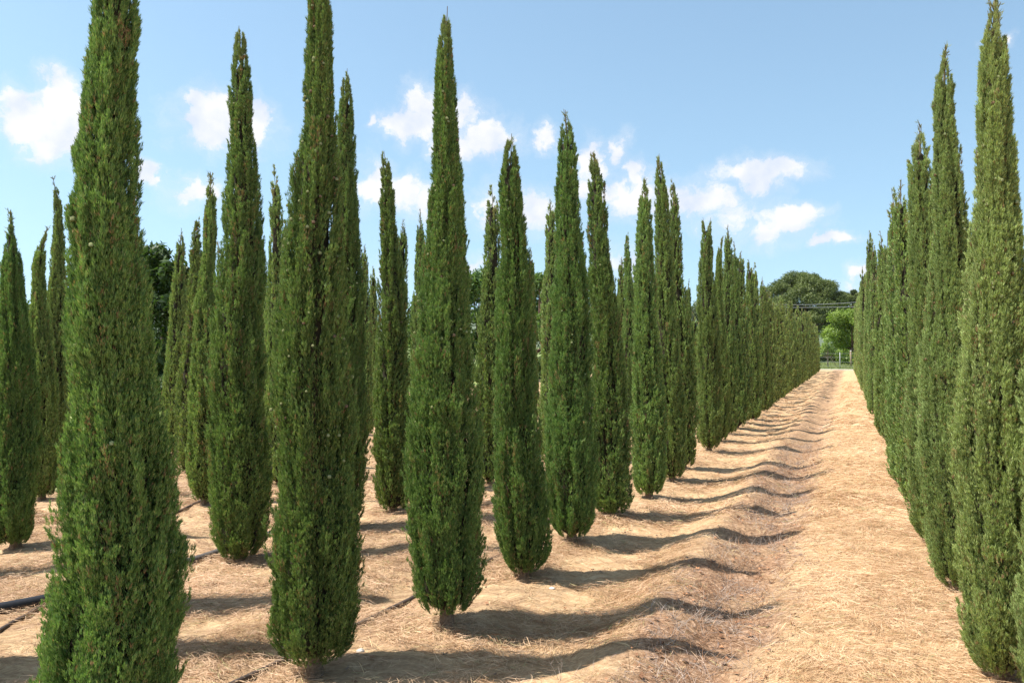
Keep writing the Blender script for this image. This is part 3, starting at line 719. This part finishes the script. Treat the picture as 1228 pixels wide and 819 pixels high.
def limbs(H, r, tips, fork, seed, bark):
    g = np.random.default_rng(seed)
    parts = [tube([[0, 0, -.2], [0, 0, 0], [.03 * H * .3, 0, fork * .5], [.02 * H * .3, .02, fork]], [r * 1.5, r * 1.15, r * .9, r * .75], 10)]
    b0 = np.array([.006 * H, .02, fork])
    for t in tips:
        t = np.asarray(t, float); m = b0 + (t - b0) * .5 + g.normal(0, .05 * H * .4, 3)
        m2 = b0 + (t - b0) * .8 + g.normal(0, .03 * H * .3, 3)
        parts.append(tube([b0 - [0, 0, .3 * fork * .2], m, m2, t], [r * .55, r * .35, r * .22, r * .08], 6))
    V, Fs = merge(parts); return mesh_np('trunk', V, Fs, bark, None, True)
def broad_tree(px, Y, Hh, wid, seed, cols, label, group, name='broadleaf_tree', n=9000, size=.13, fork=.3, sparse=False, low=.25):
    g = np.random.default_rng(seed); x = (px - 614) / FPX * Y
    root = empty(name, (x, Y, 0)); tag(root, label, 'tree', group)
    cs, rs = [], []
    nb = 26 if not sparse else 14
    for k in range(nb):
        t = g.uniform(low, 1); pr = math.sin(math.pi * min(1, (t - low) / (1 - low) * .80 + .14)) ** .7
        th = g.random() * 6.28; q = math.sqrt(g.random()) * wid / 2 * pr
        rad = wid * g.uniform(.12, .2)
        cs.append([q * math.cos(th), q * math.sin(th), t * Hh - rad * .5]); rs.append([rad, rad, rad * .75])
    V, F, C = leaf_cloud(cs, rs, n, size, cols, seed, .2)
    link('crown', mesh_np('crown', V, F, M_LEAF, C), root)
    link('trunk', limbs(Hh, Hh * .022 + .02, [cs[i] for i in g.choice(nb, min(nb, 9), False)], Hh * fork, seed, M_WOOD if Hh < 4 else M_PINEBARK), root)
    return root
GB = 'broadleaf trees beyond the rows'
DK = ((.028, .055, .016), (.075, .12, .03)); MG = ((.06, .11, .025), (.15, .22, .05)); LG = ((.12, .20, .035), (.30, .41, .08))
broad_tree(196, 27, 5.4, 3.2, 1, DK, 'dark broadleaf tree seen right of the nearest cypress', GB, low=.05, n=14000)
broad_tree(140, 30, 5.2, 5, 2, DK, 'dark broadleaf tree hidden behind the nearest cypress', GB, low=.05, n=12000)
broad_tree(32, 38, 4.2, 4.5, 3, MG, 'light broadleaf tree low between the two left-edge cypresses', GB, low=.05, n=11000)
broad_tree(300, 36, 5.0, 5.5, 4, DK, 'broadleaf tree behind the tall dark cypress', GB, low=.05, n=12000)
broad_tree(400, 44, 5.3, 6, 5, MG, 'broadleaf tree behind the cone bearing cypress', GB, low=.05, n=11000)
broad_tree(515, 50, 5.0, 5, 6, MG, 'broadleaf tree showing low left of the tall centre cypress', GB, low=.05, n=11000)
broad_tree(574, 48, 6.3, 4.5, 7, MG, 'light green tree showing right of the tall centre cypress', GB, low=.05, n=13000)
broad_tree(651, 52, 6.7, 4.2, 8, MG, 'light green tree left of the brown tipped cypress', GB, low=.05, n=13000)
broad_tree(780, 70, 5.4, 6, 9, MG, 'low green tree beyond the rows left of the gap', GB, low=.05, n=9000, size=.18)
broad_tree(838, 84, 6.8, 6, 10, ((.10, .13, .08), (.2, .24, .15)), 'greyish green tree seen through the gap in the row', GB, low=.1, n=9000, size=.2)
broad_tree(902, 88, 6.0, 7, 11, MG, 'green tree behind the distant left row', GB, low=.05, n=9000, size=.2)
broad_tree(1021, 88, 6.3, 6.4, 12, LG, 'bright yellow-green tree at the end of the path', GB, low=.12, n=16000, size=.16)
broad_tree(1050, 92, 5.6, 6, 13, MG, 'green tree hidden behind the distant right row', GB, low=.1, n=8000, size=.2)
for k, (px, Y, Hh, wd) in enumerate([(955, 112, 2.4, 6), (985, 118, 2.0, 6), (1012, 116, 2.6, 7), (1040, 120, 2.6, 6)]):
    broad_tree(px, Y, Hh, wd, 30 + k, (((.05, .08, .03), (.12, .16, .06))), ['low shrub under the left side of the stone pine', 'low shrub behind the young staked tree', 'low shrub under the bright green tree', 'low shrub behind the fence post'][k], 'shrubs beyond the fence', 'shrub', 4500, .18, .2, low=.0)

def stone_pine(px, Y, top, wid, seed, label, nb, low):
    g = np.random.default_rng(seed); x = (px - 614) / FPX * Y
    root = empty('stone_pine', (x, Y, 0)); tag(root, label, 'tree', 'stone pines')
    cs, rs = [], []
    for k in range(nb):
        th = g.random() * 6.28; q = math.sqrt(g.random()); r = q * wid / 2
        zt = low + (top - low) * math.sqrt(max(0, 1 - q ** 2.4)) * g.uniform(.55, 1.0) ** .5
        if g.random() < .3: zt = low + (top - low) * g.uniform(.0, .5)
        rad = wid * g.uniform(.055, .10)
        cs.append([r * math.cos(th), r * math.sin(th), zt - rad * .6]); rs.append([rad, rad, rad * .72])
    V, F, C = leaf_cloud(cs, rs, 120000 if nb > 60 else 50000, .17, ((.06, .085, .024), (.18, .21, .06)), seed, .3, .5, .35)
    link('crown', mesh_np('crown', V, F, M_PINE, C), root)
    link('trunk', limbs(top, .33, [cs[i] for i in g.choice(nb, 14, False)], low * .55, seed, M_PINEBARK), root)
stone_pine(961, 108, 12.0, 12.0, 51, 'big stone pine with a wide domed crown above the end of the path', 230, 3.9)
stone_pine(1018, 122, 10.6, 7.5, 52, 'smaller stone pine standing behind right of the big one', 60, 6.0)
stone_pine(1052, 128, 11.0, 8, 53, 'stone pine mostly hidden by the right row', 50, 6.0)

def young_tree():
    x, y, _ = ray_at(992.5, 440, 77.5); root = empty('young_tree', (x, y, 0)); tag(root, 'young leafy tree with a support stake at the end of the path', 'tree')
    g = np.random.default_rng(77)
    cs = [[-.2, 0, 2.2], [.25, .1, 1.8], [-.55, 0, 1.5], [.75, 0, 1.45], [0, 0, 2.6], [-.3, 0, 1.9], [1.1, 0, 1.5], [-.8, 0, 1.3], [.3, .2, 1.4]]
    rs = [[.36, .36, .27]] * len(cs)
    V, F, C = leaf_cloud(cs, rs, 2200, .09, ((.2, .3, .07), (.38, .46, .14)), 5, .2, .1)
    link('crown', mesh_np('crown', V, F, M_LEAF, C), root)
    link('trunk', limbs(2.6, .075, cs, .95, 3, M_WOOD), root)
    V, Fs = tube([[1.05, .1, -.1], [.15, .05, 1.25]], [.035, .03], 8); link('stake', mesh_np('stake', V, Fs, M_WOOD), root)
young_tree()
def fence():
    pts = [xy_of(72.6, v) for v in np.arange(-3.0, 9.1, 2.35)]
    c = pts[0]; root = empty('wire_fence', (c[0], c[1], .01)); tag(root, 'low wire fence with thin posts between straw field and meadow', 'fence')
    for p in pts:
        V, Fs = tube([[p[0] - c[0], p[1] - c[1], -.1], [p[0] - c[0], p[1] - c[1], 1.5]], [.028, .026], 8); link('post', mesh_np('post', V, Fs, M_METAL), root)
    for h in (.25, .65, 1.05, 1.4):
        a, b = pts[0], pts[-1]; V, Fs = tube([[0, 0, h], [(b[0] - a[0]) / 2, (b[1] - a[1]) / 2, h - .01], [b[0] - a[0], b[1] - a[1], h]], .004, 5); link('wire', mesh_np('wire', V, Fs, M_METAL), root)
fence()
x, y, _ = ray_at(1020.5, 440, 77)
pr = empty('gate_post', (x, y, 0)); tag(pr, 'tall pale post at the right end of the straw path', 'post')
V, Fs = tube([[0, 0, -.2], [0, 0, 1.55], [0, 0, 1.6]], [.08, .08, .05], 12); link('shaft', mesh_np('shaft', V, Fs, M_WOOD), pr)
V, Fs = tube([[0, 0, 1.6], [0, 0, 1.66]], [.095, .06], 12); link('cap', mesh_np('cap', V, Fs, M_CONC), pr)

# utility poles hidden by the rows carry the two crossing cables
def pole(px, Y, Hh, lab):
    x = (px - 614) / FPX * Y; root = empty('utility_pole', (x, Y, 0)); tag(root, lab, 'pole', 'utility poles')
    V, Fs = tube([[0, 0, -.3], [0, 0, Hh * .5], [0, 0, Hh]], [.13, .11, .09], 12); link('shaft', mesh_np('shaft', V, Fs, M_WOOD), root)
    V, Fs = tube([[-.5, 0, Hh - .25], [.5, 0, Hh - .25]], .05, 8); link('crossarm', mesh_np('crossarm', V, Fs, M_WOOD), root)
    return np.array([x, Y, Hh - .22])
p1 = pole(868, 86, 7.0, 'wooden utility pole hidden behind the left row'); p2 = pole(1110, 84, 7.7, 'wooden utility pole hidden behind the right row')
def cable(a, b, sag, lab):
    t = np.linspace(0, 1, 24)[:, None]; P = a + (b - a) * t; P[:, 2] -= (4 * sag * t * (1 - t))[:, 0]
    c = P.mean(0); V, Fs = tube(P - c, .020, 6); tag(link('cable', mesh_np('cable', V, Fs, M_CABLE, None, True), None, c), lab, 'cable', 'overhead cables')
cable(p1 + [-.3, -.1, .02], p2 + [0, -.1, .05], .75, 'overhead cable crossing in front of the stone pine and rising to the right')
cable(p1 + [.3, .1, .12 - .62], p2 + [0, .1, -1.05], .25, 'overhead cable crossing in front of the stone pine and falling to the right')

def meadow_grass():
    n = 30000; v = rng.uniform(-6, 9, n); u = 72.4 + 26 * rng.random(n) ** 1.5; x, y = xy_of(u, v)
    P = np.stack([x, y, 0 * x + .01], -1); D = rng.normal(0, .3, (n, 3)); D[:, 2] = 1; D /= np.linalg.norm(D, axis=1)[:, None]
    f = rng.random((n, 1)); c = np.array([.12, .18, .05]) * (1 - f) + np.array([.33, .34, .14]) * f
    V, F, C = blades(P, D, rng.uniform(.08, .32, n), np.full(n, .02), rng.normal(0, .25, (n, 3)), c, 2)
    tag(link('meadow_grass', mesh_np('meadow_grass', V, F, M_STRAW, C)), 'pale green meadow grass beyond the fence at the path end', 'grass', kind='stuff')
meadow_grass()

# ------------------------------------------------------------------ summer air
def haze():
    B = 6500.; z0, z1 = -8., 260.
    V = np.array([[a, b, c] for a in (-B, B) for b in (-B, B) for c in (z0, z1)])
    F = np.array([[0, 1, 3, 2], [4, 6, 7, 5], [0, 4, 5, 1], [2, 3, 7, 6], [0, 2, 6, 4], [1, 5, 7, 3]])
    m = bpy.data.materials.new('haze'); m.use_nodes = True; nt = m.node_tree; nt.nodes.clear()
    o = N(nt, 'ShaderNodeOutputMaterial'); v = N(nt, 'ShaderNodeVolumePrincipled')
    v.inputs['Color'].default_value = (.86, .91, 1, 1); v.inputs['Density'].default_value = .00005; v.inputs['Anisotropy'].default_value = .2
    nt.links.new(v.outputs[0], o.inputs['Volume'])
    tag(link('haze', mesh_np('haze', V, F, m)), 'thin bluish summer haze over the far hill', 'haze', kind='stuff')
haze()

# ------------------------------------------------------------------ sky, clouds, sun
SUN_EL = R(59.5); sh = np.array([.987, .160])       # shadows fall to the right and slightly away
EXPOSURE = 1.27
w = bpy.data.worlds.new('World'); S.world = w; w.use_nodes = True; nt = w.node_tree; L = nt.links.new
bg = nt.nodes['Background']; wo = nt.nodes['World Output']
sky = N(nt, 'ShaderNodeTexSky', sky_type='NISHITA'); sky.sun_disc = False; sky.sun_elevation = SUN_EL
sky.sun_rotation = math.atan2(-sh[0], -sh[1]) % (2 * math.pi); sky.air_density = 1.0; sky.dust_density = .9; sky.ozone_density = .35
L(mixc(nt, 1.0, sky.outputs[0], (1.0, 1.075, .965), 'MULTIPLY'), bg.inputs[0]); bg.inputs[1].default_value = .100
tc = N(nt, 'ShaderNodeTexCoord')
sx = N(nt, 'ShaderNodeSeparateXYZ'); L(tc.outputs['Generated'], sx.inputs[0])
vm = N(nt, 'ShaderNodeVectorMath', operation='MULTIPLY_ADD'); L(tc.outputs['Generated'], vm.inputs[0]); vm.inputs[1].default_value = (1, 1, .8); vm.inputs[2].default_value = (0, 0, .16)
vn = N(nt, 'ShaderNodeVectorMath', operation='NORMALIZE'); L(vm.outputs[0], vn.inputs[0]); L(vn.outputs[0], sky.inputs['Vector'])
az = N(nt, 'ShaderNodeMath', operation='ARCTAN2'); L(sx.outputs[0], az.inputs[0]); L(sx.outputs[1], az.inputs[1])
el = N(nt, 'ShaderNodeMath', operation='ARCSINE'); L(sx.outputs[2], el.inputs[0])
cmb = N(nt, 'ShaderNodeCombineXYZ'); L(az.outputs[0], cmb.inputs[0]); L(el.outputs[0], cmb.inputs[1])
wn = N(nt, 'ShaderNodeTexNoise'); wn.inputs['Scale'].default_value = 20; wn.inputs['Detail'].default_value = 7; wn.inputs['Roughness'].default_value = .62
L(cmb.outputs[0], wn.inputs['Vector'])
wv = N(nt, 'ShaderNodeVectorMath', operation='MULTIPLY_ADD'); L(wn.outputs['Color'], wv.inputs[0]); wv.inputs[1].default_value = (.095, .06, 0)
sb = N(nt, 'ShaderNodeVectorMath', operation='SUBTRACT'); L(cmb.outputs[0], sb.inputs[0]); sb.inputs[1].default_value = (.0475, .030, 0); L(sb.outputs[0], wv.inputs[2])
CL = [(35, 138, 52, 33, 1.1), (72, 128, 40, 38, 1.1), (62, 168, 40, 24, .8), (246, 142, 38, 32, 1.1), (275, 150, 46, 30, 1.0), (300, 152, 22, 30, .8), (232, 228, 34, 18, .75), (181, 208, 12, 16, .8),
      (508, 128, 20, 26, 1.0), (488, 150, 34, 20, 1.0), (557, 132, 20, 16, .8), (582, 165, 36, 22, 1.0), (540, 168, 30, 22, .85), (447, 145, 9, 10, .8), (655, 166, 16, 11, .9),
      (448, 222, 22, 28, .9), (478, 230, 38, 22, .9), (505, 238, 18, 16, .8), (590, 250, 26, 22, .55), (640, 255, 40, 20, .65), (712, 190, 16, 28, .8), (746, 178, 12, 16, .6), (765, 205, 18, 16, .85), (750, 232, 46, 26, .8), (705, 228, 20, 20, .6),
      (838, 242, 42, 19, .85), (810, 240, 26, 20, .7), (880, 262, 40, 18, .4), (912, 207, 54, 17, 1.05), (905, 212, 40, 20, .8), (948, 262, 36, 14, 1.0), (925, 272, 40, 16, .65), (1003, 286, 20, 7, .8), (1040, 326, 22, 10, .75), (1010, 340, 18, 8, .4), (1216, 44, 12, 9, .6), (765, 322, 18, 12, .5), (560, 320, 30, 10, .35), (475, 325, 22, 14, .5), (740, 318, 30, 14, .35),
      # elsewhere round the sky, outside the photograph
      (-420, 180, 90, 50, 1.), (1600, 150, 80, 35, 1.), (1800, 250, 120, 40, 1.), (-200, 260, 70, 25, .9)]
acc = None
for (px, py, rx, ry, s) in CL:
    a = math.atan((px - 614) / FPX); e = math.atan((416 - py) / FPX * math.cos(a)); ra = rx * 1.18 / FPX * math.cos(a) ** 2; rb = ry * 1.18 / FPX * math.cos(a)
    v1 = N(nt, 'ShaderNodeVectorMath', operation='SUBTRACT'); L(wv.outputs[0], v1.inputs[0]); v1.inputs[1].default_value = (a, e, 0)
    v2 = N(nt, 'ShaderNodeVectorMath', operation='MULTIPLY'); L(v1.outputs[0], v2.inputs[0]); v2.inputs[1].default_value = (1 / ra, 1 / rb, 0)
    v3 = N(nt, 'ShaderNodeVectorMath', operation='LENGTH'); L(v2.outputs[0], v3.inputs[0])
    v4 = N(nt, 'ShaderNodeMath', operation='MULTIPLY_ADD'); L(v3.outputs['Value'], v4.inputs[0]); v4.inputs[1].default_value = -s; v4.inputs[2].default_value = s
    if acc is None: acc = v4.outputs[0]
    else:
        mm = N(nt, 'ShaderNodeMath', operation='MAXIMUM'); L(acc, mm.inputs[0]); L(v4.outputs[0], mm.inputs[1]); acc = mm.outputs[0]
n2 = N(nt, 'ShaderNodeTexNoise'); n2.inputs['Scale'].default_value = 32; n2.inputs['Detail'].default_value = 9; n2.inputs['Roughness'].default_value = .68; L(wv.outputs[0], n2.inputs['Vector'])
ad = N(nt, 'ShaderNodeMath', operation='MULTIPLY_ADD'); L(n2.outputs[0], ad.inputs[0]); ad.inputs[1].default_value = 1.45; L(acc, ad.inputs[2])
dn = N(nt, 'ShaderNodeMapRange', interpolation_type='SMOOTHSTEP'); L(ad.outputs[0], dn.inputs[0]); dn.inputs[1].default_value = .68; dn.inputs[2].default_value = 1.20; dn.inputs[4].default_value = .94
# cloud brightness: thin edges and bases are a little bluer
n3 = N(nt, 'ShaderNodeTexNoise'); n3.inputs['Scale'].default_value = 22; n3.inputs['Detail'].default_value = 5
of = N(nt, 'ShaderNodeVectorMath', operation='ADD'); L(cmb.outputs[0], of.inputs[0]); of.inputs[1].default_value = (.3, .02, .4); L(of.outputs[0], n3.inputs['Vector'])
cc = ramp(nt, n3.outputs[0], [(.34, (.74, .80, .93)), (.48, (.90, .91, .97)), (.58, (1, .985, .98))])
bgc = N(nt, 'ShaderNodeBackground'); L(cc, bgc.inputs[0]); bgc.inputs[1].default_value = .445
veil = N(nt, 'ShaderNodeMapRange', interpolation_type='SMOOTHSTEP'); L(ad.outputs[0], veil.inputs[0]); veil.inputs[1].default_value = .25; veil.inputs[2].default_value = 1.15; veil.inputs[4].default_value = .30
dm = N(nt, 'ShaderNodeMath', operation='MAXIMUM'); L(dn.outputs[0], dm.inputs[0]); L(veil.outputs[0], dm.inputs[1])
ms = N(nt, 'ShaderNodeMixShader'); L(dm.outputs[0], ms.inputs[0]); L(bg.outputs[0], ms.inputs[1]); L(bgc.outputs[0], ms.inputs[2]); L(ms.outputs[0], wo.inputs[0])
w.cycles.sampling_method = 'MANUAL'; w.cycles.sample_map_resolution = 512

sd = bpy.data.lights.new('sun', 'SUN'); sd.energy = 3.9; sd.angle = R(.53); sd.color = (1, .955, .88)
so = bpy.data.objects.new('sun', sd); COL.objects.link(so)
dv = Vector((math.cos(SUN_EL) * sh[0], math.cos(SUN_EL) * sh[1], -math.sin(SUN_EL)))
so.rotation_euler = dv.to_track_quat('-Z', 'Y').to_euler(); so.location = (-10, -5, 20)

# ------------------------------------------------------------------ render settings
S.view_settings.view_transform = 'Standard'; S.view_settings.look = 'None'; S.view_settings.gamma = 1; S.view_settings.use_curve_mapping = False
S.view_settings.exposure = EXPOSURE
S.cycles.max_bounces = 6; S.cycles.diffuse_bounces = 3; S.cycles.transmission_bounces = 3; S.cycles.glossy_bounces = 2
S.cycles.use_denoising = True; S.cycles.denoising_prefilter = 'NONE'; S.cycles.denoising_input_passes = 'RGB_ALBEDO_NORMAL'; S.cycles.use_adaptive_sampling = False; S.cycles.sample_clamp_indirect = 4
